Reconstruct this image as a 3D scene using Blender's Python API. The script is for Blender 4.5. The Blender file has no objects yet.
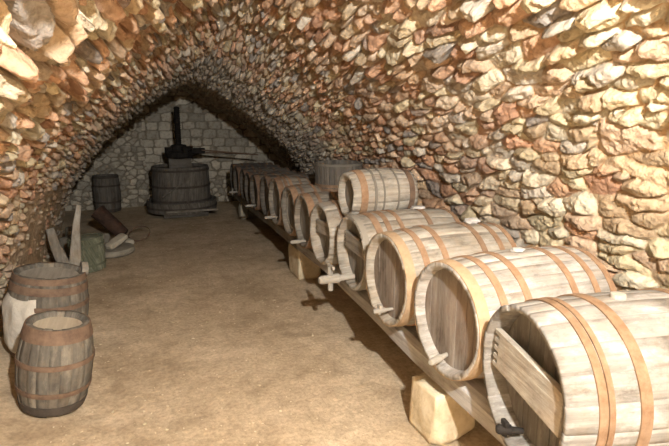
import bpy, bmesh, math, random
import numpy as np
from mathutils import Vector, Matrix
PI = math.pi
sc = bpy.context.scene
COL = sc.collection
random.seed(5)

# ------------------------------------------------------------------ camera
IW, IH, F = 669, 446, 520.0
cam_h, yaw, pitch = 1.7, math.radians(21.31), math.radians(12.155)
cd = bpy.data.cameras.new('camera'); cam = bpy.data.objects.new('camera', cd); COL.objects.link(cam)
cd.sensor_width = 36.0; cd.lens = 36.0 * F / IW; cd.clip_start = 0.05
cam.location = (0, 0, cam_h); cam.rotation_euler = (PI / 2 - pitch, 0, -yaw)
sc.camera = cam

# ------------------------------------------------------------------ numpy noise
def h2(i, j, k=0):
    x = (np.asarray(i).astype(np.int64) * 374761393 + np.asarray(j).astype(np.int64) * 668265263 + k * 2147483647 + 1013904223) & 0xFFFFFFFF
    x = ((x ^ (x >> 13)) * 1274126177) & 0xFFFFFFFF
    x = ((x ^ (x >> 16)) * 2246822519) & 0xFFFFFFFF
    x = x ^ (x >> 15)
    return (x & 0xFFFFFF) / float(0x1000000)

def vn(u, v, k=0):
    i = np.floor(u); j = np.floor(v); a = u - i; b = v - j
    a = a * a * (3 - 2 * a); b = b * b * (3 - 2 * b)
    return (h2(i, j, k) * (1 - a) + h2(i + 1, j, k) * a) * (1 - b) + (h2(i, j + 1, k) * (1 - a) + h2(i + 1, j + 1, k) * a) * b

def fbm(u, v, k=0, o=3):
    s = 0; a = 0.5; t = 0
    for n in range(o):
        s = s + a * vn(u * 2 ** n + 17.3 * n, v * 2 ** n + 5.1 * n, k + n); t += a; a *= 0.5
    return s / t

def sstep(a, b, x):
    t = np.clip((x - a) / (b - a), 0, 1)
    return t * t * (3 - 2 * t)

# ------------------------------------------------------------------ rubble masonry height field
def stones(U, V, su, sv, seed, pmin, pmax, warp=0.02, dele=0.16, slope=0.5, q=2.6, jit=1.0):
    wu = U + warp * (fbm(U * 9, V * 7, seed + 50) - 0.5) * 2 + 0.05 * (vn(V * 0.9, U * 0.3, seed + 54) - 0.5)
    wv = V + warp * (fbm(U * 9, V * 7, seed + 60) - 0.5) * 2
    i0 = np.floor(wu / su)
    B = 1e9
    f1 = np.full(U.shape, B); f2 = np.full(U.shape, B)
    bi = np.zeros(U.shape); bj = np.zeros(U.shape); du = np.zeros(U.shape); dv = np.zeros(U.shape)
    for di in range(-2, 3):
        i = i0 + di
        off = h2(i, i * 0, seed + 1) * sv
        sl = sv * (0.75 + 0.6 * h2(i, i * 0, seed + 2))
        j0 = np.floor((wv + off) / sl)
        for dj in range(-2, 3):
            j = j0 + dj
            pu = (i + 0.5 + 0.62 * jit * (h2(i, j, seed + 3) - 0.5)) * su
            pv = (j + 0.5 + 0.75 * jit * (h2(i, j, seed + 4) - 0.5)) * sl - off
            a = (wu - pu); b = (wv - pv)
            wgt = 0.5 * (h2(i, j, seed + 5) - 0.5)
            d = (np.abs(a / su) ** q + np.abs(b / sv) ** q) ** (1 / q) - wgt * 0.6 * jit
            d = np.where(h2(i, j, seed + 6) < dele, B, d)
            n1 = d < f1
            f2 = np.where(n1, f1, np.minimum(f2, d))
            bi = np.where(n1, i, bi); bj = np.where(n1, j, bj)
            du = np.where(n1, a, du); dv = np.where(n1, b, dv)
            f1 = np.where(n1, d, f1)
    edge = np.clip((f2 - f1) * 0.5 * su, 0, 1)
    p0 = pmin + (pmax - pmin) * h2(bi, bj, seed + 7)
    h = p0 * 1.05
    for k in range(5):
        th = k * 2 * PI / 5 + 1.6 * (h2(bi, bj, seed + 10 + k) - 0.5)
        s = slope * (0.1 + 1.3 * h2(bi, bj, seed + 20 + k) ** 2)
        o = 0.5 * su * s * (h2(bi, bj, seed + 30 + k) - 0.25)
        h = np.minimum(h, p0 + o - s * (np.cos(th) * du + np.sin(th) * dv))
    h = np.maximum(h, 0.5 * p0 + 0.25 * h)
    return h, edge, bi, bj

def grid_mesh(name, P, col, face_mask=None):
    nu, nv = P.shape[:2]
    me = bpy.data.meshes.new(name)
    idx = np.arange(nu * nv).reshape(nu, nv)
    q = np.stack([idx[:-1, :-1], idx[1:, :-1], idx[1:, 1:], idx[:-1, 1:]], -1).reshape(-1, 4)
    me.vertices.add(nu * nv); me.vertices.foreach_set('co', P.reshape(-1).astype(np.float32))
    me.loops.add(q.size); me.loops.foreach_set('vertex_index', q.reshape(-1).astype(np.int32))
    me.polygons.add(len(q)); me.polygons.foreach_set('loop_start', np.arange(0, q.size, 4, dtype=np.int32))
    me.polygons.foreach_set('use_smooth', np.ones(len(q), dtype=bool))
    me.update(calc_edges=True); me.validate()
    if col is not None:
        a = me.attributes.new('stone_col', 'FLOAT_COLOR', 'POINT')
        c4 = np.ones((nu * nv, 4), np.float32); c4[:, :3] = col.reshape(-1, 3)
        a.data.foreach_set('color', c4.reshape(-1))
    return me

# ------------------------------------------------------------------ materials
def new_mat(name):
    m = bpy.data.materials.new(name); m.use_nodes = True
    nt = m.node_tree; b = nt.nodes['Principled BSDF']
    b.inputs['Specular IOR Level'].default_value = 0.2
    return m, nt, b
def N(nt, t, **kw):
    n = nt.nodes.new(t)
    for k, v in kw.items():
        if k.startswith('_'): setattr(n, k[1:], v)
        else: n.inputs[k].default_value = v
    return n
def L(nt, a, b): nt.links.new(a, b)
def ramp(nt, fac, stops, interp='LINEAR'):
    r = nt.nodes.new('ShaderNodeValToRGB'); r.color_ramp.interpolation = interp
    e = r.color_ramp.elements
    while len(e) < len(stops): e.new(0.5)
    for x, (p, c) in zip(e, stops):
        x.position = p; x.color = (c[0], c[1], c[2], 1) if not isinstance(c, (int, float)) else (c, c, c, 1)
    L(nt, fac, r.inputs[0]); return r.outputs[0]
def mix(nt, mode, fac, a, b):
    n = nt.nodes.new('ShaderNodeMix'); n.data_type = 'RGBA'; n.blend_type = mode
    for s, v in ((n.inputs[0], fac), (n.inputs[6], a), (n.inputs[7], b)):
        if hasattr(v, 'links'): L(nt, v, s)
        else: s.default_value = (v[0], v[1], v[2], 1) if isinstance(v, tuple) else v
    return n.outputs[2]
def bump(nt, bsdf, h, s, d):
    b = N(nt, 'ShaderNodeBump', Strength=s, Distance=d); L(nt, h, b.inputs['Height']); L(nt, b.outputs[0], bsdf.inputs['Normal'])

def mat_masonry():
    m, nt, b = new_mat('rubble_masonry')
    at = N(nt, 'ShaderNodeAttribute', _attribute_name='stone_col'); tc = N(nt, 'ShaderNodeTexCoord')
    n1 = N(nt, 'ShaderNodeTexNoise', Scale=22.0, Detail=6.0, Roughness=0.65); L(nt, tc.outputs['Object'], n1.inputs['Vector'])
    n2 = N(nt, 'ShaderNodeTexNoise', Scale=70.0, Detail=4.0); L(nt, tc.outputs['Object'], n2.inputs['Vector'])
    v = ramp(nt, n1.outputs[0], [(0.3, (0.68, 0.62, 0.56)), (0.52, (1, 1, 1)), (0.75, (1.12, 1.1, 1.05))])
    c = mix(nt, 'MULTIPLY', 1.0, at.outputs[0], v)
    L(nt, c, b.inputs['Base Color']); b.inputs['Roughness'].default_value = 0.92
    bump(nt, b, mix(nt, 'MIX', 0.4, n1.outputs[0], n2.outputs[0]), 1.0, 0.022)
    return m

def mat_floor():
    m, nt, b = new_mat('packed_earth')
    tc = N(nt, 'ShaderNodeTexCoord')
    n1 = N(nt, 'ShaderNodeTexNoise', Scale=1.6, Detail=6.0, Roughness=0.6); L(nt, tc.outputs['Object'], n1.inputs['Vector'])
    n2 = N(nt, 'ShaderNodeTexNoise', Scale=38.0, Detail=5.0, Roughness=0.7); L(nt, tc.outputs['Object'], n2.inputs['Vector'])
    n3 = N(nt, 'ShaderNodeTexNoise', Scale=9.0, Detail=4.0); L(nt, tc.outputs['Object'], n3.inputs['Vector'])
    c = ramp(nt, n1.outputs[0], [(0.3, (0.43, 0.335, 0.22)), (0.5, (0.57, 0.455, 0.31)), (0.7, (0.70, 0.575, 0.41))])
    c = mix(nt, 'MULTIPLY', 0.8, c, ramp(nt, n2.outputs[0], [(0.3, (0.62, 0.6, 0.58)), (0.55, (1, 1, 1)), (0.72, (1.25, 1.22, 1.15))]))
    c = mix(nt, 'MULTIPLY', 0.6, c, ramp(nt, n3.outputs[0], [(0.35, (0.75, 0.72, 0.7)), (0.6, (1.05, 1.05, 1.05))]))
    L(nt, c, b.inputs['Base Color']); b.inputs['Roughness'].default_value = 0.95
    bump(nt, b, mix(nt, 'MIX', 0.5, n2.outputs[0], n3.outputs[0]), 0.7, 0.02)
    return m

def mat_wood(name, dark, mid, light, chalk=(0.7, 0.66, 0.58), chalk_amt=0.3, grain=1.0, rough=0.85, stain=0.3, rust=(0.0, (0.5, 0.28, 0.12))):
    m, nt, b = new_mat(name)
    co = N(nt, 'ShaderNodeAttribute', _attribute_name='bco'); rn = N(nt, 'ShaderNodeAttribute', _attribute_name='rnd')
    mp = N(nt, 'ShaderNodeMapping'); mp.inputs['Scale'].default_value = (3.0, 45.0, 10.0); L(nt, co.outputs['Vector'], mp.inputs[0])
    g = N(nt, 'ShaderNodeTexNoise', Scale=1.0, Detail=5.0, Roughness=0.6); L(nt, mp.outputs[0], g.inputs['Vector'])
    mp2 = N(nt, 'ShaderNodeMapping'); mp2.inputs['Scale'].default_value = (5.0, 9.0, 9.0); L(nt, co.outputs['Vector'], mp2.inputs[0])
    p = N(nt, 'ShaderNodeTexNoise', Scale=1.0, Detail=6.0, Roughness=0.7); L(nt, mp2.outputs[0], p.inputs['Vector'])
    c = ramp(nt, g.outputs[0], [(0.3, dark), (0.5, mid), (0.7, light)])
    c = mix(nt, 'MULTIPLY', 0.75, c, ramp(nt, rn.outputs['Fac'], [(0.0, (0.84, 0.83, 0.82)), (0.5, (1, 0.99, 0.98)), (1.0, (1.1, 1.08, 1.05))]))
    c = mix(nt, 'MIX', ramp(nt, p.outputs[0], [(0.5 , 0.0), (0.68, chalk_amt)]), c, chalk)
    c = mix(nt, 'MULTIPLY', stain, c, ramp(nt, p.outputs[0], [(0.3, (0.35, 0.3, 0.26)), (0.46, (1, 1, 1))]))
    if rust[0] > 0:
        mp3 = N(nt, 'ShaderNodeMapping'); mp3.inputs['Scale'].default_value = (9.0, 4.0, 5.0); mp3.inputs['Location'].default_value = (3, 7, 1); L(nt, co.outputs['Vector'], mp3.inputs[0])
        q = N(nt, 'ShaderNodeTexNoise', Scale=1.0, Detail=4.0, Roughness=0.6); L(nt, mp3.outputs[0], q.inputs['Vector'])
        c = mix(nt, 'MIX', ramp(nt, q.outputs[0], [(0.48, 0.0), (0.65, rust[0])]), c, rust[1])
    L(nt, c, b.inputs['Base Color']); b.inputs['Roughness'].default_value = rough
    bump(nt, b, g.outputs[0], 0.6 * grain, 0.006)
    return m

def mat_iron(name, c0, c1, metal=0.1):
    m, nt, b = new_mat(name)
    tc = N(nt, 'ShaderNodeTexCoord')
    n1 = N(nt, 'ShaderNodeTexNoise', Scale=16.0, Detail=6.0, Roughness=0.7); L(nt, tc.outputs['Object'], n1.inputs['Vector'])
    L(nt, ramp(nt, n1.outputs[0], [(0.35, c0), (0.65, c1)]), b.inputs['Base Color'])
    b.inputs['Roughness'].default_value = 0.8; b.inputs['Metallic'].default_value = metal
    bump(nt, b, n1.outputs[0], 0.4, 0.004)
    return m

def mat_stone(name, c0, c1, c2):
    m, nt, b = new_mat(name)
    tc = N(nt, 'ShaderNodeTexCoord')
    n1 = N(nt, 'ShaderNodeTexNoise', Scale=7.0, Detail=7.0, Roughness=0.65); L(nt, tc.outputs['Object'], n1.inputs['Vector'])
    n2 = N(nt, 'ShaderNodeTexNoise', Scale=55.0, Detail=4.0); L(nt, tc.outputs['Object'], n2.inputs['Vector'])
    L(nt, ramp(nt, n1.outputs[0], [(0.35, c0), (0.52, c1), (0.7, c2)]), b.inputs['Base Color'])
    b.inputs['Roughness'].default_value = 0.92
    bump(nt, b, mix(nt, 'MIX', 0.4, n1.outputs[0], n2.outputs[0]), 0.8, 0.015)
    return m

M_WALL = mat_masonry(); M_FLOOR = mat_floor()
M_PALE = mat_wood('bleached_oak', (0.25, 0.235, 0.21), (0.33, 0.313, 0.283), (0.41, 0.392, 0.358), (0.6, 0.585, 0.55), 0.8, stain=0.75, rust=(0.22, (0.52, 0.42, 0.31)))
M_NEAR = mat_wood('chalky_oak', (0.17, 0.16, 0.145), (0.22, 0.21, 0.19), (0.27, 0.26, 0.24), (0.42, 0.41, 0.385), 0.85, stain=0.8, rust=(0.2, (0.27, 0.21, 0.15)))
M_OAK = mat_wood('weathered_oak', (0.26, 0.235, 0.195), (0.34, 0.315, 0.265), (0.42, 0.39, 0.34), (0.60, 0.57, 0.51), 0.6, stain=0.75, rust=(0.28, (0.42, 0.31, 0.2)))
M_GREY = mat_wood('grey_oak', (0.15, 0.135, 0.11), (0.215, 0.197, 0.165), (0.28, 0.26, 0.225), (0.42, 0.39, 0.33), 0.55, stain=0.75, rust=(0.3, (0.33, 0.25, 0.17)))
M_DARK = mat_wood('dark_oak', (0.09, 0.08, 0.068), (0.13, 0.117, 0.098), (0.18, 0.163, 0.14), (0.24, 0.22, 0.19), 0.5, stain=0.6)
M_HEAD = mat_wood('brown_head', (0.16, 0.132, 0.105), (0.21, 0.178, 0.147), (0.27, 0.238, 0.2), (0.38, 0.35, 0.31), 0.55, stain=0.8, rust=(0.3, (0.26, 0.165, 0.11)))
M_HEADG = mat_wood('grey_head', (0.14, 0.128, 0.108), (0.19, 0.175, 0.148), (0.245, 0.228, 0.198), (0.42, 0.4, 0.36), 0.5, stain=0.7)
M_DUST = mat_wood('dusty_head', (0.44, 0.38, 0.28), (0.48, 0.42, 0.32), (0.53, 0.47, 0.36), (0.60, 0.55, 0.44), 0.5, stain=0.3)
M_DUSTG = mat_wood('grey_dusty_head', (0.26, 0.24, 0.2), (0.31, 0.29, 0.245), (0.36, 0.335, 0.285), (0.44, 0.41, 0.35), 0.5, stain=0.3)
M_BEAM = mat_wood('sawn_rail_wood', (0.28, 0.265, 0.245), (0.4, 0.385, 0.36), (0.5, 0.485, 0.46), (0.66, 0.64, 0.6), 0.5, grain=1.6, stain=0.6)
M_TAP = mat_wood('pale_tap_wood', (0.26, 0.24, 0.2), (0.35, 0.325, 0.28), (0.43, 0.4, 0.35), (0.5, 0.47, 0.42), 0.4, stain=0.2)
M_GREEN = mat_wood('green_stave_wood', (0.09, 0.1, 0.065), (0.16, 0.17, 0.115), (0.27, 0.27, 0.19), (0.4, 0.4, 0.3), 0.5, grain=2.0, stain=0.5)
M_TAN = mat_iron('tan_rusty_hoop', (0.26, 0.155, 0.088), (0.37, 0.245, 0.155))
M_TANB = mat_iron('worn_tan_hoop', (0.17, 0.1, 0.055), (0.26, 0.175, 0.11))
M_CREAM = mat_iron('cream_hoop', (0.36, 0.25, 0.15), (0.47, 0.345, 0.22))
M_RUST = mat_iron('brown_rusty_hoop', (0.13, 0.085, 0.06), (0.23, 0.155, 0.105))
M_OLD = mat_wood('old_dark_oak', (0.10, 0.092, 0.078), (0.13, 0.12, 0.1), (0.165, 0.153, 0.13), (0.36, 0.32, 0.25), 0.6, stain=0.7, rust=(0.25, (0.28, 0.22, 0.15)))
M_RUSTD = mat_iron('dull_orange_hoop', (0.2, 0.125, 0.075), (0.3, 0.2, 0.13))
M_BLACK = mat_iron('black_iron', (0.015, 0.013, 0.012), (0.04, 0.035, 0.03), 0.4)
M_DKIRON = mat_iron('dark_hoop', (0.06, 0.05, 0.042), (0.1, 0.085, 0.07), 0.1)
M_COPPER = mat_iron('brown_tube', (0.05, 0.03, 0.023), (0.11, 0.065, 0.045), 0.3)
M_LIME = mat_stone('limestone', (0.5, 0.4, 0.25), (0.68, 0.58, 0.4), (0.8, 0.72, 0.55))
M_GSTONE = mat_stone('grey_stone', (0.22, 0.2, 0.16), (0.32, 0.29, 0.23), (0.42, 0.38, 0.3))
M_PSTONE = mat_stone('pale_stone', (0.4, 0.36, 0.28), (0.52, 0.47, 0.37), (0.62, 0.57, 0.46))
M_PAPER = mat_stone('white_scrap', (0.4, 0.38, 0.35), (0.55, 0.53, 0.5), (0.62, 0.6, 0.57))
M_WASH = mat_stone('whitewash', (0.5, 0.46, 0.38), (0.62, 0.58, 0.5), (0.7, 0.66, 0.58))

# ------------------------------------------------------------------ object helpers
def link(name, me, mat, parent=None):
    o = bpy.data.objects.new(name, me); COL.objects.link(o)
    if mat: me.materials.append(mat)
    if parent: o.parent = parent
    return o
def tag(o, label, cat, group=None, kind='thing'):
    if label: o['label'] = label
    if cat: o['category'] = cat
    if group: o['group'] = group
    o['kind'] = kind
    return o
def root(name, label, cat, loc, rot=(0, 0, 0), group=None):
    o = bpy.data.objects.new(name, None); COL.objects.link(o)
    o.location = loc; o.rotation_euler = rot; o.empty_display_size = 0.1
    return tag(o, label, cat, group)
def finish(name, bm, mat, parent=None, smooth=False, bco=True, recalc=True):
    if recalc: bmesh.ops.recalc_face_normals(bm, faces=bm.faces)
    me = bpy.data.meshes.new(name)
    if smooth:
        for f in bm.faces: f.smooth = True
    bm.to_mesh(me); bm.free()
    return link(name, me, mat, parent)
def set_bco(me, fn=None, rnd=None):
    """wood-grain coordinates: x runs along the grain"""
    n = len(me.vertices)
    co = np.zeros(n * 3, np.float32); me.vertices.foreach_get('co', co); co = co.reshape(n, 3)
    if fn: co = fn(co)
    a = me.attributes.new('bco', 'FLOAT_VECTOR', 'POINT'); a.data.foreach_set('vector', np.asarray(co, np.float32).reshape(-1))
    b = me.attributes.new('rnd', 'FLOAT', 'FACE')
    r = np.full(len(me.polygons), random.random(), np.float32) if rnd is None else np.asarray(rnd, np.float32)
    b.data.foreach_set('value', r)
def prim_box(bm, c, s, rot=None, bevel=0.0, jitter=0.0):
    r = bmesh.ops.create_cube(bm, size=1.0)
    vs = r['verts']
    bmesh.ops.scale(bm, vec=s, verts=vs)
    if bevel:
        es = list({e for v in vs for e in v.link_edges})
        rb = bmesh.ops.bevel(bm, geom=es, offset=bevel, segments=2, affect='EDGES', profile=0.6)
        vs = list({v for f in rb['faces'] for v in f.verts} | {v for v in vs if v.is_valid})
    if jitter:
        for v in vs: v.co += Vector([random.uniform(-jitter, jitter) for _ in range(3)])
    if rot is not None: bmesh.ops.rotate(bm, cent=(0, 0, 0), matrix=rot, verts=vs)
    bmesh.ops.translate(bm, vec=c, verts=vs)
    return vs
def prim_lathe(bm, prof, n=24, M=Matrix.Identity(4), close=True):
    """prof: list of (axial, radius) along local X"""
    rings = []
    for (x, r) in prof:
        if r < 1e-6: rings.append([bm.verts.new(M @ Vector((x, 0, 0)))])
        else: rings.append([bm.verts.new(M @ Vector((x, r * math.cos(2 * PI * k / n), r * math.sin(2 * PI * k / n)))) for k in range(n)])
    for a, b in zip(rings, rings[1:]):
        for k in range(n):
            k2 = (k + 1) % n
            if len(a) == 1 and len(b) == 1: continue
            if len(a) == 1: bm.faces.new((a[0], b[k], b[k2]))
            elif len(b) == 1: bm.faces.new((a[k], b[0], a[k2]))
            else: bm.faces.new((a[k], b[k], b[k2], a[k2]))
def axis_mat(p0, p1):
    p0 = Vector(p0); d = (Vector(p1) - p0)
    q = Vector((1, 0, 0)).rotation_difference(d.normalized())
    return Matrix.Translation(p0) @ q.to_matrix().to_4x4(), d.length
def prim_rod(bm, p0, p1, r0, r1=None, n=12):
    M, l = axis_mat(p0, p1); r1 = r0 if r1 is None else r1
    prim_lathe(bm, [(0, 0), (0, r0 * 0.85), (l * 0.02, r0), (l * 0.98, r1), (l, r1 * 0.85), (l, 0)], n, M)

def rock_mesh(name, size, seed, blocky=0.5, amp=0.12, sub=4):
    bm = bmesh.new(); bmesh.ops.create_cube(bm, size=2.0)
    bmesh.ops.subdivide_edges(bm, edges=bm.edges[:], cuts=sub * 3, use_grid_fill=True)
    co = np.array([v.co[:] for v in bm.verts])
    nrm = co / np.linalg.norm(co, axis=1, keepdims=True)
    co = co * blocky + nrm * (1 - blocky) * 1.15
    d = fbm(co[:, 0] * 1.7 + co[:, 2] * 0.9 + seed, co[:, 1] * 1.7 - co[:, 2] * 1.1 + 3 * seed, seed, 4) - 0.5
    co = co * (1 + amp * 2 * d[:, None])
    rr = random.Random(seed)
    for k in range(7):
        n = np.array([rr.gauss(0, 1) for _ in range(3)]); n /= np.linalg.norm(n)
        s = co @ n; lim = 0.86 * s.max()
        co = co - np.where(s > lim, s - lim, 0)[:, None] * n
    co = co * (np.array(size) / 2) / np.abs(co).max(0)
    co[:, 2] -= co[:, 2].min()
    for v, c in zip(bm.verts, co): v.co = c
    me = bpy.data.meshes.new(name); bmesh.ops.recalc_face_normals(bm, faces=bm.faces)
    for f in bm.faces: f.smooth = True
    bm.to_mesh(me); bm.free(); return me

# ------------------------------------------------------------------ floor
def floor_z(x, y):
    x = np.asarray(x, float); y = np.asarray(y, float)
    z = 0.16 * np.clip(-0.28 - x, 0, 0.9) * sstep(2.2, 2.6, y) * (1 - sstep(4.3, 5.2, y))
    z = z + 0.012 * (fbm(x * 1.3, y * 1.3, 901) - 0.5)
    return z
fx = np.linspace(-2.1, 3.3, 240); fy = np.linspace(-2.4, 10.4, 600)
FX, FY = np.meshgrid(fx, fy, indexing='ij')
FZ = floor_z(FX, FY) + 0.012 * (fbm(FX * 9, FY * 9, 77) - 0.5) * 1.0 + 0.02 * np.clip(fbm(FX * 4, FY * 4, 88) - 0.62, 0, 1)
fl = link('floor', grid_mesh('floor', np.stack([FX, FY, FZ - 0.004], -1), None), M_FLOOR); fl['kind'] = 'structure'

# ------------------------------------------------------------------ vault: walls and ceiling
XA = 0.85
def interp(y, xs, vs): return np.interp(y, xs, vs)
def vault_params(Y):
    ZA = interp(Y, [-2.6, -1, 1.0, 3.0, 5.2, 6.1, 7.0, 7.6, 10.3], [3.4, 3.35, 3.02, 2.88, 2.69, 2.42, 2.2, 2.18, 2.13])
    WR = interp(Y, [-2, 2, 5.5, 7.0, 8, 10.3], [1.62, 1.62, 1.76, 1.74, 1.9, 2.15])
    WL = interp(Y, [-2, 3, 4.8, 7.3], [1.82, 1.91, 1.86, 1.73]) + 0.5 * sstep(7.32, 7.42, Y)
    p = interp(Y, [-2, 3, 5, 7.2, 10.3], [2.5, 2.5, 2.4, 2.15, 2.1])
    xa = interp(Y, [0, 5, 7, 10], [0.85, 0.85, 0.78, 0.9])
    return ZA, WL, WR, p, xa
# reference arc-length table (height fraction t over each half)
tt = np.linspace(0, 1, 400)
xr = 1.85 * (1 - tt ** 2.3); zr = 2.6 * tt
arc = np.concatenate([[0], np.cumsum(np.hypot(np.diff(xr), np.diff(zr)))]); HALF = arc[-1]
def vault_point(U, Y):
    """U: signed arc length from the crown, negative on the left"""
    ZA, WL, WR, p, xa = vault_params(Y)
    t = np.interp(HALF - np.abs(U), arc, tt)
    W = np.where(U < 0, WL, WR)
    off = W * (1 - t ** p)
    # soften the point at the crown
    z = ZA * t - 0.05 * np.exp(-(U / 0.16) ** 2) * 0.6
    return np.stack([xa + np.sign(U) * off, Y + 0 * U, z], -1)
def ys_spacing():
    y = -2.4; out = []
    while y < 10.25:
        out.append(y)
        y += 0.03 if y < 0.6 else (0.0075 if y < 3.2 else (0.0095 if y < 6 else 0.013))
    return np.array(out)
YS = ys_spacing()
US = np.linspace(-HALF - 0.05, HALF + 0.05, 800)
UU, YY = np.meshgrid(US, YS, indexing='ij')
UU2 = np.clip(UU, -HALF, HALF)
P0 = vault_point(UU2, YY)
P0[..., 2] += np.where(np.abs(UU) > HALF, -(np.abs(UU) - HALF), 0)
e = 0.02
UC = np.clip(UU, -HALF + e, HALF - e)
Pu = vault_point(UC + e, YY) - vault_point(UC - e, YY)
YB = np.where((YY > 7.2) & (YY < 7.55), 7.1, YY)
Pv = vault_point(UU2, YB + e) - vault_point(UU2, YB - e)
NN = np.cross(Pu, Pv); NN /= np.linalg.norm(NN, axis=-1, keepdims=True)
cen = np.stack([np.full(UU.shape, XA), YY, np.full(UU.shape, 0.9)], -1)
NN *= np.sign(((cen - P0) * NN).sum(-1, keepdims=True))
# two scales of rubble, larger towards the near end
hA, eA, iA, jA = stones(UU, YY, 0.108, 0.29, 100, 0.03, 0.095, 0.026, 0.10, 0.65)
hM, eM, iM, jM = stones(UU, YY, 0.07, 0.19, 200, 0.025, 0.08, 0.022, 0.12, 0.8)
hB, eB, iB, jB = stones(UU, YY, 0.055, 0.13, 300, 0.022, 0.07, 0.018, 0.12, 0.9)
sel = YY + 0.8 * (vn(UU * 2.1, YY * 2.1, 41) - 0.5) + 0.3 * (vn(UU * 7, YY * 7, 42) - 0.5)
big = sel < np.where(UU < 0, 2.3, 1.15) + 0.25 * np.clip(UU, 0, 1.5)
mids = sel < 4.4
def pick3(a, b_, c): return np.where(big, a, np.where(mids, b_, c))
h = pick3(hA, hM, hB) * (1 + 0.7 * (1 - sstep(1.2, 2.0, np.abs(UU + 0.15))) * (1 - sstep(5.6, 7.0, YY))) * np.where(UU < 0, 1.15, np.where(UU > 1.3, 0.85, 1.0)); ed = pick3(eA, eM, eB)
ci = pick3(iA, iM + 2500, iB + 5000); cj = pick3(jA, jM + 2500, jB + 5000)
rough = -np.abs(fbm(UU * 30, YY * 20, 503, 3) - 0.5) * 0.05 + 0.006 + (fbm(UU * 26, YY * 26, 501, 4) - 0.5) * 0.016 + (fbm(UU * 8, YY * 8, 511) - 0.5) * 0.02
ew = pick3(0.012, 0.009, 0.008)
lowleft = (1 - sstep(-HALF + 0.9, -HALF + 1.25, UU + 0.25 * (fbm(UU * 2, YY * 2, 620) - 0.5))) * (UU < 0) * sstep(4.0, 5.0, YY) * (1 - sstep(7.25, 7.35, YY))
mort = np.where(UU > 0.9, -0.004, -0.006) + 0.04 * np.clip(fbm(UU * 2.6, YY * 2.6, 530) - 0.52, 0, 1) + 0.05 * lowleft + 0.006 * (fbm(UU * 12, YY * 12, 531) - 0.5)
hs = h * sstep(0.0, 1.0, ed / ew) + rough * sstep(0, 0.02, ed)
tot = np.maximum(hs, mort + rough * 0.5)
is_mort = 1 - sstep(-0.004, 0.006, hs - mort)
P = P0 + NN * tot[..., None] + NN * (0.03 * (fbm(UU * 1.1, YY * 1.1, 540) - 0.5))[..., None]
# stone colours
pal = np.array([(0.74, 0.63, 0.42), (0.78, 0.70, 0.53), (0.68, 0.52, 0.34), (0.70, 0.45, 0.29), (0.62, 0.37, 0.24), (0.42, 0.38, 0.34), (0.72, 0.65, 0.54), (0.72, 0.54, 0.38)])
def pick(ci, cj, w, seed):
    r = h2(ci, cj, seed); cw = np.cumsum(np.array(w) / np.sum(w))
    return pal[np.clip(np.searchsorted(cw, r), 0, len(pal) - 1)]
near = pick(ci, cj, [3.2, 2.6, 2.2, 1.6, 0.9, 0.7, 1.2, 1.6], 700)
midc = pick(ci, cj, [1.2, 0.8, 2.0, 2.8, 2.2, 1.0, 0.9, 2.6], 700)
grey = np.array([0.44, 0.41, 0.35]) * (0.6 + 0.8 * h2(ci, cj, 701))[..., None]
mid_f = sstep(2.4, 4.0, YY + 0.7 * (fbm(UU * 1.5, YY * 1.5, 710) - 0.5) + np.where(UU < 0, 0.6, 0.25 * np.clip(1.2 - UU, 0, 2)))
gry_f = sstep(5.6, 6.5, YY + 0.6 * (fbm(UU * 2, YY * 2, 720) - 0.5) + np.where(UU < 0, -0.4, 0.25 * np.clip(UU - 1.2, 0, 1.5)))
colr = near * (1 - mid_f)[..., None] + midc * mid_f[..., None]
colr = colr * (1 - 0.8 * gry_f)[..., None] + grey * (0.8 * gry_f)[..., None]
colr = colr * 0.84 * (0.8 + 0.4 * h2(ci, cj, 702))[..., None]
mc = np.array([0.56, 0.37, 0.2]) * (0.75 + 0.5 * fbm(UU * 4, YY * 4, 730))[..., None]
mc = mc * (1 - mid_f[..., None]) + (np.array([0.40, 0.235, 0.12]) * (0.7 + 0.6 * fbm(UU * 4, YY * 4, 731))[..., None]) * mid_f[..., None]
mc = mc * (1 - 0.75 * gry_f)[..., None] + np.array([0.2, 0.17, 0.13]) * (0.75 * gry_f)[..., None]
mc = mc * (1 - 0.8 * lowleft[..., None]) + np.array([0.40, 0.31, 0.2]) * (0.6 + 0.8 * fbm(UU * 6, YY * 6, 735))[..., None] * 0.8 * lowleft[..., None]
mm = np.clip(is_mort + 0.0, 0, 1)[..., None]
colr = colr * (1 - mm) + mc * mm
wear = sstep(0.55, 0.75, fbm(UU * 1.7, YY * 1.7, 740))[..., None] * 0.35
colr = colr * (1 - wear) + colr.mean(-1, keepdims=True) * np.array([1.15, 1.0, 0.82]) * wear
c1 = int(np.searchsorted(US, -1.15)); c2 = int(np.searchsorted(US, 1.15))
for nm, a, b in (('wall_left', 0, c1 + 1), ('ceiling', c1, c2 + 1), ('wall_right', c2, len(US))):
    o = link(nm, grid_mesh(nm, P[a:b], colr[a:b]), M_WALL); o['kind'] = 'structure'

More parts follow.
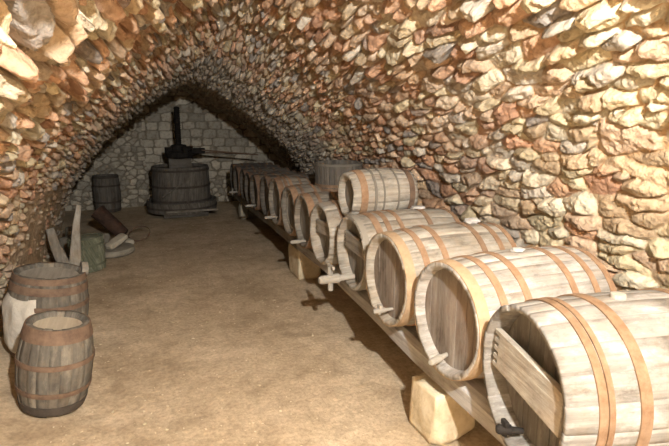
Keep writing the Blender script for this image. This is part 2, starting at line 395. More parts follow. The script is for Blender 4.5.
# rough quoins along the edge of the left recess
bm = bmesh.new(); rq = random.Random(12)
for k in range(9):
    u = -HALF + 0.62 + 0.16 * k
    p = vault_point(np.array(u), np.array(7.3)); q = vault_point(np.array(u + 0.05), np.array(7.3)); d = q - p
    me_ = rock_mesh('quoin', (0.17 + rq.uniform(-0.03, 0.04), 0.2, 0.09 + rq.uniform(0, 0.04)), 60 + k, 0.85, 0.06, 2)
    me_.transform(Matrix.Translation((float(p[0]) + 0.0, 7.27, float(p[2]) - 0.03)) @ Matrix.Rotation(-math.atan2(d[2], d[0]) + rq.uniform(-0.25, 0.25), 4, 'Y'))
    bm.from_mesh(me_); bpy.data.meshes.remove(me_)
me_ = rock_mesh('quoin', (0.22, 0.24, 0.1), 77, 0.9, 0.06, 2)
me_.transform(Matrix.Translation((-0.66, 7.12, 0.93)) @ Matrix.Rotation(-0.9, 4, 'Y'))
bm.from_mesh(me_); bpy.data.meshes.remove(me_)
o = finish('trim_1', bm, M_GSTONE, smooth=True); o['kind'] = 'structure'

# back wall, coursed blocks on the right, rubble on the left
bx = np.linspace(-1.75, 2.9, 420); bz = np.linspace(-0.03, 2.3, 240)
BX, BZ = np.meshgrid(bx, bz, indexing='ij')
hC, eC, iC, jC = stones(BZ, BX, 0.15, 0.25, 800, 0.02, 0.04, 0.010, 0.06, 0.15, 5.0, 0.45)
hD, eD, iD, jD = stones(BZ, BX, 0.085, 0.12, 860, 0.02, 0.055, 0.02, 0.12, 0.6)
ash = (BX + 0.4 * (fbm(BX * 3, BZ * 3, 870) - 0.5) > 0.25) & (BZ > 0.55 + 0.3 * (vn(BX * 3, BZ * 0, 871) - 0.5))
h = np.where(ash, hC, hD); ed = np.where(ash, eC, eD); ci = np.where(ash, iC, iD + 900); cj = np.where(ash, jC, jD + 900)
hs = h * sstep(0, 1, ed / 0.014) + (fbm(BX * 20, BZ * 20, 880, 4) - 0.5) * 0.014
tot = np.maximum(hs, 0.012); im = (1 - sstep(-0.003, 0.008, hs - 0.012))[..., None]
cb = np.array([0.48, 0.44, 0.36]) * (0.7 + 0.7 * h2(ci, cj, 881))[..., None]
cb = cb * (1 - im) + np.array([0.25, 0.22, 0.17]) * im
BP = np.stack([BX, 10.0 - tot, BZ], -1)
o = link('wall_back', grid_mesh('wall_back', BP, cb), M_WALL); o['kind'] = 'structure'

# ------------------------------------------------------------------ barrels
def frame(axis):
    """local barrel frame -> mesh frame.  'X': lying, axis along +X, bottom at z=0;  'Z': standing"""
    return axis
def barrel(label, cat, loc, rh, rb, Ln, axis='X', rot=(0, 0, 0), group=None, body=M_OAK, head=M_HEAD, hoops=None, nst=22,
           nplank=7, name='wine_barrel', depth=0.05, seed=0, hoop_mats=None, rear=True, plank_tilt=0.0, r_end=None, joint=0.0018):
    rnd = random.Random(seed * 77 + 3)
    R = root(name, label, cat, loc, rot, group)
    re = r_end if r_end else rh
    def prof(x):
        t = 2 * x / Ln - 1
        base = rh if t < 0 else re
        return rb - (rb - base) * abs(t) ** 2
    off = rnd.uniform(0, 50)
    if axis == 'X':
        T = lambda x, y, z: Vector((x, y, z + rb))
    else:
        T = lambda x, y, z: Vector((y, z, x))      # x becomes height
    # staves
    bm = bmesh.new(); vb = []; rn = []
    angs = []
    wid = [rnd.uniform(0.7, 1.3) for _ in range(nst)]; tot = sum(wid); a = rnd.uniform(0, 1)
    for k in range(nst):
        w = wid[k] / tot * 2 * PI
        for f, g in ((0.0, 1), (0.025, 0), (0.35, 0), (0.65, 0), (0.975, 0)): angs.append((a + f * w, g, k))
        a += w
    na = len(angs); xs = [Ln * i / 16 for i in range(17)]
    sj = [rnd.uniform(-0.003, 0.003) for _ in range(nst)]
    ej = [rnd.uniform(0, 0.006) for _ in range(nst)]; srnd = [rnd.random() for _ in range(nst)]
    sjag = [rnd.uniform(0.0, 0.004) for _ in range(nst)]
    th = 0.022
    def ring(x, r_in=None, dx=0.0):
        out = []
        for (an, g, k) in angs:
            r = (prof(x) + sj[k] * 0.6 - (0.003 if g else 0)) if r_in is None else r_in
            xx = x + (ej[k] if x < Ln / 2 else -ej[k]) * (1 if (x == 0 or x == Ln) else 0)
            v = bm.verts.new(T(xx + dx, r * math.cos(an), r * math.sin(an)))
            vb.append((xx + dx + off, an * rb, off * 0.3 + k * 0.37)); out.append(v)
        return out
    rings = [ring(0, rh - th - 0.012, depth)] + [ring(0, rh - th)] + [ring(x) for x in xs] + [ring(Ln, re - th)] + [ring(Ln, re - th - 0.012, -depth)]
    bm.faces.layers.int.new('st')
    lay = bm.faces.layers.int['st']
    for A, B in zip(rings, rings[1:]):
        for i in range(na):
            j = (i + 1) % na
            f = bm.faces.new((A[i], B[i], B[j], A[j])); f[lay] = angs[i][2]; f.smooth = True
    bmesh.ops.recalc_face_normals(bm, faces=bm.faces)
    fr = [srnd[f[lay]] for f in bm.faces]
    me = bpy.data.meshes.new('staves'); bm.to_mesh(me); bm.free()
    va = np.array(vb)
    set_bco(me, lambda c: va, fr)
    link('staves', me, body, R)
    # heads, planks with open joints
    def head_part(x0, sgn, rr):
        bm = bmesh.new(); lay = bm.faces.layers.int.new('st')
        ws = [rnd.uniform(0.75, 1.25) for _ in range(nplank)]; s = sum(ws); y = -rr
        for k in range(nplank):
            w = ws[k] / s * 2 * rr; y0, y1 = y + joint, y + w - joint; y += w
            y0, y1 = max(y0, -rr * 0.9995), min(y1, rr * 0.9995)
            pts = []
            for q in range(9): yy = y0 + (y1 - y0) * q / 8; pts.append((yy, math.sqrt(max(rr * rr - yy * yy, 0))))
            pts += [(p[0], -p[1]) for p in reversed(pts)]
            dx = rnd.uniform(-1.1, 1.1) * joint
            fr_ = []; bk = []
            ca, sa = math.cos(plank_tilt), math.sin(plank_tilt)
            for (p, q) in pts:
                P_, Q_ = p * ca - q * sa, p * sa + q * ca
                fr_.append(bm.verts.new(T(x0 + dx, P_, Q_))); bk.append(bm.verts.new(T(x0 + sgn * 0.02, P_, Q_)))
            n = len(pts)
            f = bm.faces.new(fr_); f[lay] = k
            f = bm.faces.new(list(reversed(bk))); f[lay] = k
            for i in range(n):
                f = bm.faces.new((fr_[i], bk[i], bk[(i + 1) % n], fr_[(i + 1) % n])); f[lay] = k
        bmesh.ops.remove_doubles(bm, verts=bm.verts, dist=1e-5)
        bmesh.ops.recalc_face_normals(bm, faces=bm.faces)
        pr = [rnd.random() for _ in range(nplank)]; fr2 = [pr[f[lay]] for f in bm.faces]
        me = bpy.data.meshes.new('head'); bm.to_mesh(me); bm.free()
        if axis == 'X': set_bco(me, lambda c: np.stack([c[:, 2] * (0.6) + off, c[:, 1], c[:, 0] + off], -1), fr2)
        else: set_bco(me, lambda c: np.stack([c[:, 1] * 0.6 + off, c[:, 0], c[:, 2] + off], -1), fr2)
        return link('head', me, head, R)
    if axis == 'X':
        head_part(depth, 1, rh - th - 0.008)
        if rear: head_part(Ln - depth, -1, re - th - 0.008)
    else:
        head_part(Ln - depth, -1, re - th - 0.008)
    # hoops
    hoops = hoops or [(0.0, 0.05), (0.14, 0.036), (0.31, 0.036), (0.66, 0.036), (0.83, 0.036), (0.95, 0.05)]
    hm = hoop_mats or [M_TAN]
    for i, (f, w) in enumerate(hoops):
        x0 = f * Ln + 0.004; x1 = min(x0 + w, Ln - 0.004)
        bm = bmesh.new(); n = 72; t0 = 0.0015; t1 = 0.0055; RR = []
        tilt = rnd.uniform(-0.006, 0.006)
        for (x, dr) in ((x0, t0 - 0.004), (x0, t1), ((x0 + x1) / 2, t1 + 0.0006), (x1, t1), (x1, t0 - 0.004)):
            RR.append([bm.verts.new(T(min(max(x + tilt * math.cos(2 * PI * k / n) * (0 if (i == 0 or i == len(hoops) - 1) else 1), 0.001), Ln - 0.001),
                       (prof(x) + dr) * math.cos(2 * PI * k / n), (prof(x) + dr) * math.sin(2 * PI * k / n))) for k in range(n)])
        for A, B in zip(RR, RR[1:]):
            for k in range(n): bm.faces.new((A[k], B[k], B[(k + 1) % n], A[(k + 1) % n]))
        finish('hoop', bm, hm[i % len(hm)], R, smooth=False)
    R['rh'] = rh
    return R, prof

def tap(R, rb, y, z, length=0.14, r=0.017, key=True, mat=M_TAP, ang=0.0, tilt=0.0, big=1.0):
    """wooden spigot sticking out of the front head along local -X"""
    y, z, length, r = y * KS, z * KS, length * KS, r * KS
    bm = bmesh.new()
    p0 = Vector((0.055, y, z + rb)); d = Vector((-math.cos(ang) , math.sin(ang), math.sin(tilt))).normalized()
    M, l = axis_mat(p0, p0 + d * (length + 0.055))
    prim_lathe(bm, [(0, 0), (0, r * 0.6), (l * 0.42, r * 0.8), (l * 0.45, r * 1.15), (l * 0.93, r * 1.0), (l, r * 0.75), (l, 0)], 14, M)
    o = finish('tap', bm, mat, R, smooth=False); set_bco(o.data)
    if key:
        c = p0 + d * (l * 0.68)
        bm = bmesh.new()
        prim_rod(bm, c + Vector((0, 0, -0.045 * big)), c + Vector((0, 0, 0.05 * big)), r * 0.62, r * 0.7, 10)
        q = finish('tap_key', bm, mat, o, smooth=False); set_bco(q.data)
        bm = bmesh.new()
        prim_box(bm, c + Vector((0, 0, 0.05 * big)), (0.018, 0.07 * big, 0.022), bevel=0.004)
        q = finish('key_grip', bm, mat, o); set_bco(q.data)
    return o

def crossbar(R, rb, rh, z, w, tilt, mat, teeth=4, x=0.035, thick=0.026):
    """board across the head with a notched far end; y runs away from the camera"""
    z, w = z * KS, w * KS
    hl = math.sqrt((rh - 0.035) ** 2 - (abs(z) + w * 0.3) ** 2) - 0.012
    bm = bmesh.new(); Rm = Matrix.Rotation(tilt, 3, 'X'); gap = 0.035 if teeth else 0.0
    prim_box(bm, (0, -gap / 2, 0), (thick, 2 * hl - gap, w), bevel=0.003)
    if teeth:
        n = teeth * 2 + 1
        for k in range(0, n, 2):
            prim_box(bm, (0, hl - gap / 2 - 0.004, -w / 2 + w * (k + 0.5) / n), (thick * 0.9, gap + 0.006, w / n), bevel=0.001)
    bmesh.ops.rotate(bm, cent=(0, 0, 0), matrix=Rm, verts=bm.verts)
    bmesh.ops.translate(bm, vec=(x + thick / 2, 0, z + rb), verts=bm.verts)
    o = finish('crossbar', bm, mat, R); set_bco(o.data, lambda c: np.stack([c[:, 1], c[:, 2], c[:, 0]], -1))
    return o

def bung(R, rb, x, r=0.028, mat=M_TAP, y=0.0):
    x, r = x * KS, r * KS
    bm = bmesh.new(); zt = math.sqrt(max(rb * rb - y * y, 0)) + rb
    prim_lathe(bm, [(-0.03, 0), (-0.03, r * 0.8), (0.004, r), (0.014, r * 0.95), (0.016, 0)], 18, Matrix.Translation((x, y, zt)) @ Matrix.Rotation(-PI / 2, 4, 'Y'))
    o = finish('bung', bm, mat, R); set_bco(o.data); return o

# rail top height along the row (what the barrels rest on)
RY = [0.6, 1.5, 2.2, 3.0, 4.0, 4.95, 6.5, 8.0, 9.7]
RZ = [0.25, 0.268, 0.302, 0.318, 0.332, 0.335, 0.312, 0.284, 0.255]
KS = 0.897
RY = [q * KS for q in RY]; RZ = [1.7 - (1.7 - q) * KS for q in RZ]
def rail_z(y): return float(np.interp(y, RY, RZ))
def rail_x(y): return float(np.interp(y, [0.5, 2.3, 3.6, 8.7], [1.37, 1.375, 1.45, 1.56]))
RAILW = 0.14
rowg = 'wine barrels lying in the long row on the timber rails'
H_STD = None
# y, head plane x, head radius, bilge radius, length
row = [
    (1.512, 1.382, 0.320, 0.345, 0.98), (2.165, 1.45, 0.303, 0.326, 0.89), (2.850, 1.45, 0.294, 0.322, 0.85), (3.530, 1.50, 0.280, 0.306, 0.86),
    (4.220, 1.50, 0.270, 0.292, 0.66), (4.830, 1.53, 0.262, 0.284, 0.42), (5.425, 1.56, 0.264, 0.285, 0.37), (6.045, 1.57, 0.275, 0.296, 0.42),
    (6.655, 1.60, 0.258, 0.280, 0.75), (7.225, 1.58, 0.248, 0.262, 0.76), (7.755, 1.61, 0.240, 0.250, 0.76), (8.275, 1.64, 0.242, 0.255, 0.76),
    (8.800, 1.63, 0.244, 0.258, 0.76), (9.340, 1.67, 0.242, 0.256, 0.74)]
row = [tuple(v * KS for v in r) for r in row]
labels = [
    'largest bleached wine barrel, nearest the camera, with a board across its recessed head',
    'pale wine barrel with plain brown plank head, just behind the largest board-fronted one',
    'tan-rimmed wine barrel with plain grey-brown head, third from the near end of the row',
    'wine barrel with the long pale keyed tap, directly under the small upper keg',
    'barrel with thick grey rim and notched head board, just left of the keyed tap',
    'short rusty-rimmed barrel with a small tap, right above the small stone block',
    'short orange-rimmed barrel with a narrow ring inside its head, in front of the dark vat',
    'long grey barrel with two orange hoops and low tap, left of the two short barrels',
    'dull barrel with orange rim, sixth from the far end of the row',
    'dark barrel with broad grey head and low tap, fifth from the far end',
    'dark half-hidden barrel, fourth from the far end of the row',
    'dark barrel with thin visible head, third from the far end of the row',
    'dark barrel with a low keyed tap, second from the far end of the row',
    'darkest farthest barrel at the end of the row, nearest the back wall']
hs_std = [(0.0, 0.055), (0.15, 0.036), (0.31, 0.036), (0.65, 0.036), (0.815, 0.036), (0.945, 0.05)]
hs_b1 = [(0.115, 0.028), (0.155, 0.02), (0.27, 0.04), (0.66, 0.036), (0.83, 0.036), (0.955, 0.04)]
hs_short = [(0.0, 0.06), (0.28, 0.03), (0.68, 0.03), (0.9, 0.045)]
hs_far = [(0.0, 0.06), (0.2, 0.035), (0.34, 0.03), (0.63, 0.03), (0.93, 0.045)]
BAR = []
for k, (y, x, rh, rb, Ln) in enumerate(row):
    hoops = [hs_b1, hs_std, hs_std, [(0.0, 0.04), (0.13, 0.045), (0.24, 0.035), (0.36, 0.03), (0.65, 0.036), (0.95, 0.04)], [(0.17, 0.03), (0.85, 0.04)], hs_short, hs_short, hs_far][min(k, 7)]
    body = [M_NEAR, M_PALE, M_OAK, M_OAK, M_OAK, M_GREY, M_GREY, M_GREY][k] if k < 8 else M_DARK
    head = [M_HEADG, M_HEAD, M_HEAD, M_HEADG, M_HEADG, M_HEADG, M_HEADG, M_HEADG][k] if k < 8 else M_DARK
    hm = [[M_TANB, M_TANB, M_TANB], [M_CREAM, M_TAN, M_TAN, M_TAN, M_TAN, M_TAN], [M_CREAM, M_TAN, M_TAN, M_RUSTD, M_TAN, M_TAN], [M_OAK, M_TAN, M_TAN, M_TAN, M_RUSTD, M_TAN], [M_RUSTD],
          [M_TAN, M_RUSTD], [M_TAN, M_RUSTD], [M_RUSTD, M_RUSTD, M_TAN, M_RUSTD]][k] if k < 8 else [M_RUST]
    # rest on the rail: lowest point where the rail runs
    zr_ = rail_z(y)
    def pr(xx): t = 2 * xx / Ln - 1; return rb - (rb - rh) * t * t
    xin = rail_x(y) + RAILW - x
    r_at = pr(min(max(xin, 0), Ln))
    zc = zr_ + r_at + 0.010
    depth = [0.085, 0.05, 0.05, 0.075, 0.075, 0.05, 0.05, 0.05][k] if k < 8 else 0.05
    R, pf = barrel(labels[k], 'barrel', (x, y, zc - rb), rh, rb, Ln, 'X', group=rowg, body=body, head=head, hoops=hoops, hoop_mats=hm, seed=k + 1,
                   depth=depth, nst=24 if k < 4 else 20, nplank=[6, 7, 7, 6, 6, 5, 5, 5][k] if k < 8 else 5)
    if k == 0: R.rotation_euler.z = math.radians(-11)
    BAR.append((R, y, x, rh, rb, Ln, zc))
R, y, x, rh, rb, Ln, zc = BAR[0]
crossbar(R, rb, rh, 0.03, 0.175, math.radians(4), M_OAK, 4, x=0.02)
t = tap(R, rb, 0.03, -0.235, 0.05, 0.02, True, M_BLACK, ang=0.3, big=0.55)
bung(R, rb, 0.41, 0.03)
R, y, x, rh, rb, Ln, zc = BAR[1]
tap(R, rb, 0.03, -0.215, 0.085, 0.019, False, M_TAP, ang=-0.35)
R, y, x, rh, rb, Ln, zc = BAR[2]
tap(R, rb, -0.03, -0.195, 0.085, 0.016, True, M_TAP, big=0.5)
R, y, x, rh, rb, Ln, zc = BAR[3]
crossbar(R, rb, rh, 0.06, 0.12, math.radians(4), M_GREY, 3)
tap(R, rb, 0.05, -0.205, 0.23, 0.033, True, M_TAP, big=1.85)
R, y, x, rh, rb, Ln, zc = BAR[4]
crossbar(R, rb, rh, 0.05, 0.115, math.radians(-4), M_OAK, 3)
R, y, x, rh, rb, Ln, zc = BAR[5]
tap(R, rb, 0.02, -0.21, 0.11, 0.018, False)
R, y, x, rh, rb, Ln, zc = BAR[6]
bm = bmesh.new(); prim_lathe(bm, [(0.049, 0.165), (0.044, 0.165), (0.044, 0.183), (0.049, 0.183)], 40, Matrix.Translation((0, 0, rb)))
o = finish('head_ring', bm, M_OAK, R); set_bco(o.data)
for k in (7, 9, 12):
    R, y, x, rh, rb, Ln, zc = BAR[k]
    tap(R, rb, 0.04, -0.195, 0.11, 0.016, k == 12)

# small keg lying on top between the fourth and fifth barrels
b4, b5 = BAR[3], BAR[4]
kb, kh, kl = 0.205 * KS, 0.178 * KS, 0.58 * KS
yk = (b4[1] + b5[1]) / 2 - 0.01
def rest(rk):
    best = 0
    for q in (b4, b5):
        dy = abs(yk - q[1]); s = q[4] + rk
        best = max(best, q[6] + math.sqrt(max(s * s - dy * dy, 0)))
    return best
zk = rest(kb) + 0.008
KEG, _ = barrel('small brown keg lying on top of the row, its recessed dark head facing the aisle', 'keg', (1.60 * KS, yk, zk - kb), kh, kb, kl, 'X', name='keg', body=M_OAK,
       head=M_HEADG, hoops=[(0.1, 0.05), (0.3, 0.018), (0.42, 0.012), (0.64, 0.012), (0.84, 0.045)], hoop_mats=[M_TAN, M_GREY, M_GREY, M_GREY, M_RUST], nst=18, nplank=4, seed=31, depth=0.05)

# upright vat standing behind the short barrels
T0 = root('wooden_vat', 'dark straight-sided wooden vat standing upright behind the short barrels and small keg', 'vat', (2.015, 5.05, 0.014))
def tub_staves(R, name, r0, r1, H, th, mat, n=20, z0=0.0, bottom=True):
    bm = bmesh.new(); lay = bm.faces.layers.int.new('st'); vb = []
    per = 4; na = n * per; prof_ = [(z0, r0), (z0 + H * 0.5, (r0 + r1) / 2), (z0 + H, r1), (z0 + H, r1 - th), (z0 + 0.03, r0 - th)]
    rings = []
    for (zz, r) in prof_:
        ring = []
        for i in range(na):
            an = 2 * PI * (i + (0.06 if i % per == 1 else (-0.0))) / na; rr = r - (0.006 if i % per == 0 else 0)
            ring.append(bm.verts.new((rr * math.cos(an), rr * math.sin(an), zz))); vb.append((zz, an * r, 0))
        rings.append(ring)
    for A, B in zip(rings, rings[1:]):
        for i in range(na):
            f = bm.faces.new((A[i], B[i], B[(i + 1) % na], A[(i + 1) % na])); f[lay] = i // per
    if bottom:
        f = bm.faces.new(rings[-1]); f = bm.faces.new(list(reversed(rings[0])))
    bmesh.ops.recalc_face_normals(bm, faces=bm.faces)
    pr = [random.random() for _ in range(n + 1)]; fr = [pr[f[lay]] for f in bm.faces]
    me = bpy.data.meshes.new(name); bm.to_mesh(me); bm.free(); va = np.array(vb); set_bco(me, lambda c: va, fr)
    return link(name, me, mat, R)
def tub_hoop(R, r0, r1, z0, z1, mat, n=64, th=0.006):
    bm = bmesh.new(); RR = []
    for (zz, r) in ((z0, r0 - 0.003), (z0, r0 + th), (z1, r1 + th), (z1, r1 - 0.003)):
        RR.append([bm.verts.new((r * math.cos(2 * PI * k / n), r * math.sin(2 * PI * k / n), zz)) for k in range(n)])
    for A, B in zip(RR, RR[1:]):
        for k in range(n): bm.faces.new((A[k], B[k], B[(k + 1) % n], A[(k + 1) % n]))
    return finish('hoop', bm, mat, R)
tub_staves(T0, 'staves', 0.225, 0.25, 1.165, 0.024, M_DARK, 24)
for z, m_ in ((0.1, M_RUSTD), (0.45, M_RUSTD), (0.885, M_RUSTD), (0.925, M_RUSTD)):
    tub_hoop(T0, 0.225 + 0.025 * z / 1.165, 0.225 + 0.025 * (z + 0.03) / 1.165, z, z + 0.03, m_)
tub_hoop(T0, 0.249, 0.2498, 1.14, 1.16, M_GREY)

# ------------------------------------------------------------------ rails and stone blocks
def rail(name, y0, y1, label, xo=0.0, w=RAILW, hgt=0.125, seed=1, mat=M_BEAM, xfun=rail_x):
    bm = bmesh.new(); ys = np.linspace(y0, y1, 40); n = len(ys); rr = random.Random(seed); rings = []
    for i, yy in enumerate(ys):
        top = rail_z(yy); x0 = xfun(yy) + xo; wob = 0.008 * (vn(np.array(yy * 3.0), np.array(seed * 1.0), seed) - 0.5)
        c = 0.012; hh = hgt + 0.02 * (vn(np.array(yy * 2.0), np.array(2.0), seed + 4) - 0.5)
        sec = [(x0 + c, top - hh), (x0, top - hh + c), (x0 + wob, top - 0.03), (x0 + 0.035, top - 0.002), (x0 + w - c, top), (x0 + w, top - c), (x0 + w, top - hh + c), (x0 + w - c, top - hh)]
        rings.append([bm.verts.new((a, yy, b)) for a, b in sec])
    m = 8
    for A, B in zip(rings, rings[1:]):
        for k in range(m): bm.faces.new((A[k], B[k], B[(k + 1) % m], A[(k + 1) % m]))
    bm.faces.new(rings[0]); bm.faces.new(list(reversed(rings[-1])))
    o = finish(name, bm, mat); set_bco(o.data, lambda c: np.stack([c[:, 1] * 0.7, c[:, 2] + 0.7 * c[:, 0], c[:, 0] * 0.2], -1))
    return tag(o, label, 'timber rail')
rail('timber_rail', 0.75, 4.83, 'rough pale timber rail under the nearer barrels, ending at the small stone block', seed=3)
rail('timber_rail', 4.86, 8.72, 'dark timber rail under the farther barrels, running to the back wall', seed=9, mat=M_GREY)

def block(name, c, size, label, seed, mat, rz=0.0, group=None, taper=0.0):
    me = rock_mesh(name, size, seed, blocky=0.94, amp=0.035)
    for v in me.vertices:
        f = 1 - taper * v.co.z / size[2]; v.co.x *= f; v.co.y *= f
    o = link(name, me, mat); o.location = c; o.rotation_euler.z = rz
    return tag(o, label, 'stone block', group)
def under(y): return rail_z(y) - 0.158
block('stone_block', (1.475, 2.155, 0.0), (0.29, 0.25, under(2.155)), 'large pale limestone block under the near rail', 4, M_LIME, 0.05, taper=0.04)
block('stone_block', (1.63, 5.08, 0.0), (0.25, 0.44, under(5.1)), 'small stone block under the middle of the rail line, behind the big tap', 8, M_LIME, 0.0, taper=0.12)
block('stone_block', (1.62, 8.2, 0.0), (0.12, 0.14, under(8.2)), 'farthest little stone block under the dark rail by the back wall', 9, M_PSTONE, 0.1)

# ------------------------------------------------------------------ standing barrels on the left
def on_floor(x, y): return float(floor_z(x, y))
LB1, _ = barrel('smaller standing grey barrel in front, with dusty tan head and rusty hoops', 'barrel', (-0.53, 3.13, on_floor(-0.53, 3.13) + 0.008), 0.158, 0.198, 0.51, 'Z', rot=(0, math.radians(9), 0),
       body=M_OLD, head=M_DUST, hoops=[(0.02, 0.05), (0.24, 0.028), (0.56, 0.028), (0.84, 0.05), (0.93, 0.035)], hoop_mats=[M_DKIRON, M_RUST, M_RUST, M_RUST, M_RUST], nst=18, nplank=3, joint=0.0003, seed=41, depth=0.03, group='standing barrels by the left wall')
LB2, _ = barrel('larger standing barrel with whitewashed left side, behind the smaller one', 'barrel', (-0.65, 3.86, on_floor(-0.65, 3.86) + 0.012), 0.212, 0.25, 0.575, 'Z', rot=(0, math.radians(8), 0),
       body=M_OLD, head=M_DUSTG, hoops=[(0.02, 0.05), (0.28, 0.03), (0.62, 0.03), (0.80, 0.05), (0.92, 0.045)], hoop_mats=[M_RUST], nst=20, nplank=3, joint=0.0006, seed=42, depth=0.03, group='standing barrels by the left wall')
# handle lug on the larger barrel
bm = bmesh.new()
prim_lathe(bm, [(-0.02, 0.02), (-0.02, 0.05), (0.02, 0.05), (0.02, 0.02), (-0.02, 0.02)], 20, Matrix.Translation((0.205, 0.04, 0.58)) @ Matrix.Rotation(0.25, 4, 'Z'))
o = finish('lug', bm, M_GREY, LB2); set_bco(o.data)
# limewash crust on its left staves
bm = bmesh.new(); G = []
for i in range(26):
    row_ = []
    for j in range(22):
        a = math.radians(152 + 5 * float(vn(np.array(j * 0.25), np.array(1.0), 6)) + (94 + 14 * float(vn(np.array(j * 0.22), np.array(9.0), 7))) * i / 25)
        z = 0.03 + (0.39 + 0.03 * float(vn(np.array(i * 0.2), np.array(4.0), 8))) * j / 21; t = 2 * z / 0.575 - 1; r = 0.25 - 0.038 * t * t
        e_ = min(i, 25 - i, j, 21 - j) / 3.0
        d = 0.016 * min(1, e_) * (0.5 + float(vn(np.array(a * 5), np.array(z * 9), 5))) - (0.004 if e_ == 0 else 0)
        row_.append(bm.verts.new(((r + d) * math.cos(a), (r + d) * math.sin(a), z)))
    G.append(row_)
for i in range(25):
    for j in range(21): bm.faces.new((G[i][j], G[i + 1][j], G[i + 1][j + 1], G[i][j + 1]))
o = finish('limewash_crust', bm, M_WASH, LB2, smooth=True); o['label'] = 'white lime crust over the left staves'

# dark barrel by the back wall
LB3, _ = barrel('dark standing barrel against the back wall, left of the press', 'barrel', (-0.43, 9.68, on_floor(-0.43, 9.68) + 0.008), 0.2, 0.222, 0.62, 'Z', body=M_DARK, head=M_DARK, hoops=[(0.02, 0.04), (0.25, 0.03), (0.7, 0.03), (0.93, 0.04)],
       hoop_mats=[M_DKIRON], nst=18, nplank=4, seed=43, depth=0.03)

# ------------------------------------------------------------------ wine press
PX, PY = 0.75, 8.98
WP = root('wine_press', 'dark wooden basket wine press with tall screw, standing before the back wall', 'wine press', (PX, PY, on_floor(PX, PY) + 0.012))
bm = bmesh.new()
prim_box(bm, (0.02, -0.36, 0.035), (0.7, 0.1, 0.07), bevel=0.008)
o = finish('foot_beam', bm, M_DARK, WP); set_bco(o.data)
bm = bmesh.new(); prim_box(bm, (0.02, 0.3, 0.035), (0.7, 0.1, 0.07), bevel=0.008)
o = finish('foot_beam', bm, M_DARK, WP); set_bco(o.data)
tub_staves(WP, 'base_pan', 0.56, 0.57, 0.17, 0.03, M_DARK, 26, 0.07)
tub_hoop(WP, 0.565, 0.567, 0.13, 0.165, M_DKIRON)
BK = tub_staves(WP, 'basket', 0.475, 0.455, 0.60, 0.035, M_DARK, 28, 0.2)
for z in (0.24, 0.47, 0.73): tub_hoop(WP, 0.475 - 0.02 * (z - 0.2) / 0.6, 0.475 - 0.02 * (z - 0.17) / 0.6, z, z + 0.035, M_DKIRON, th=0.01)
bm = bmesh.new(); prim_lathe(bm, [(0.72, 0), (0.72, 0.40), (0.76, 0.41), (0.765, 0)], 40, Matrix.Rotation(-PI / 2, 4, 'Y'))
o = finish('pressing_plate', bm, M_DARK, WP); set_bco(o.data)
bm = bmesh.new(); prof_ = [(0.7, 0.0), (0.7, 0.055)]
zz = 0.72
while zz < 1.72: prof_ += [(zz, 0.042), (zz + 0.012, 0.052), (zz + 0.024, 0.042)]; zz += 0.03
prof_ += [(1.75, 0.045), (1.76, 0.0)]
prim_lathe(bm, prof_, 16, Matrix.Rotation(-PI / 2, 4, 'Y')); finish('screw', bm, M_BLACK, WP)
bm = bmesh.new()
prim_lathe(bm, [(0.93, 0), (0.93, 0.2), (0.96, 0.22), (1.03, 0.22), (1.05, 0.19), (1.05, 0.13), (1.14, 0.12), (1.16, 0.0)], 20, Matrix.Rotation(-PI / 2, 4, 'Y'))
for k in range(4):
    a = k * PI / 2 + 0.4; prim_box(bm, (0.19 * math.cos(a), 0.19 * math.sin(a), 1.06), (0.1, 0.07, 0.1), Matrix.Rotation(a, 3, 'Z'), bevel=0.01)
prim_box(bm, (0.3, -0.05, 1.04), (0.22, 0.1, 0.09), bevel=0.015)
finish('ratchet_head', bm, M_BLACK, WP)
bm = bmesh.new(); prim_box(bm, (0.0, 0, 0.85), (0.36, 0.16, 0.17), bevel=0.012); o = finish('pressing_block', bm, M_DARK, WP); set_bco(o.data)
bm = bmesh.new(); prim_rod(bm, (0.28, -0.08, 1.06), (1.28, -0.2, 0.955), 0.013, 0.011, 10); finish('lever', bm, M_RUST, WP)
bm = bmesh.new(); prim_rod(bm, (0.28, -0.02, 1.02), (1.2, -0.02, 0.95), 0.01, 0.008, 10); finish('lever', bm, M_RUST, WP)
bm = bmesh.new(); prim_rod(bm, (-0.34, -0.5, 0.36), (-0.02, -0.5, 0.56), 0.012, 0.012, 8); o = finish('brace', bm, M_DARK, WP); set_bco(o.data)
bm = bmesh.new(); prim_box(bm, (0.1, -0.60, 0.135), (0.8, 0.03, 0.03), Matrix.Rotation(0.0, 3, 'Z'), bevel=0.004); o = finish('spout_rail', bm, M_GREY, WP); set_bco(o.data)

# ------------------------------------------------------------------ clutter by the left wall
# forked timber
FK = root('forked_timber', 'grey forked timber like a tall V, propped upright behind the standing barrels', 'timber', (-0.66, 5.7, on_floor(-0.74, 5.7)), (0, 0, 0))
def plank(R, name, p0, p1, w0, w1, th, mat, nrm=(0, -1, 0.1)):
    p0, p1 = Vector(p0), Vector(p1); d = (p1 - p0).normalized(); s = d.cross(Vector(nrm)).normalized(); n = s.cross(d).normalized()
    bm = bmesh.new(); rings = []
    for i in range(9):
        f = i / 8; c = p0.lerp(p1, f); w = (w0 + (w1 - w0) * f) / 2; c = c + s * 0.006 * math.sin(f * 7)
        rings.append([bm.verts.new(c + s * a * w + n * b * th / 2) for a, b in ((-1, -0.7), (-0.8, -1), (0.8, -1), (1, -0.7), (1, 0.7), (0.8, 1), (-0.8, 1), (-1, 0.7))])
    for A, B in zip(rings, rings[1:]):
        for k in range(8): bm.faces.new((A[k], B[k], B[(k + 1) % 8], A[(k + 1) % 8]))
    bm.faces.new(rings[0]); bm.faces.new(list(reversed(rings[-1])))
    o = finish(name, bm, mat, R); set_bco(o.data, lambda c: np.stack([c[:, 2], c[:, 0], c[:, 1]], -1)); return o
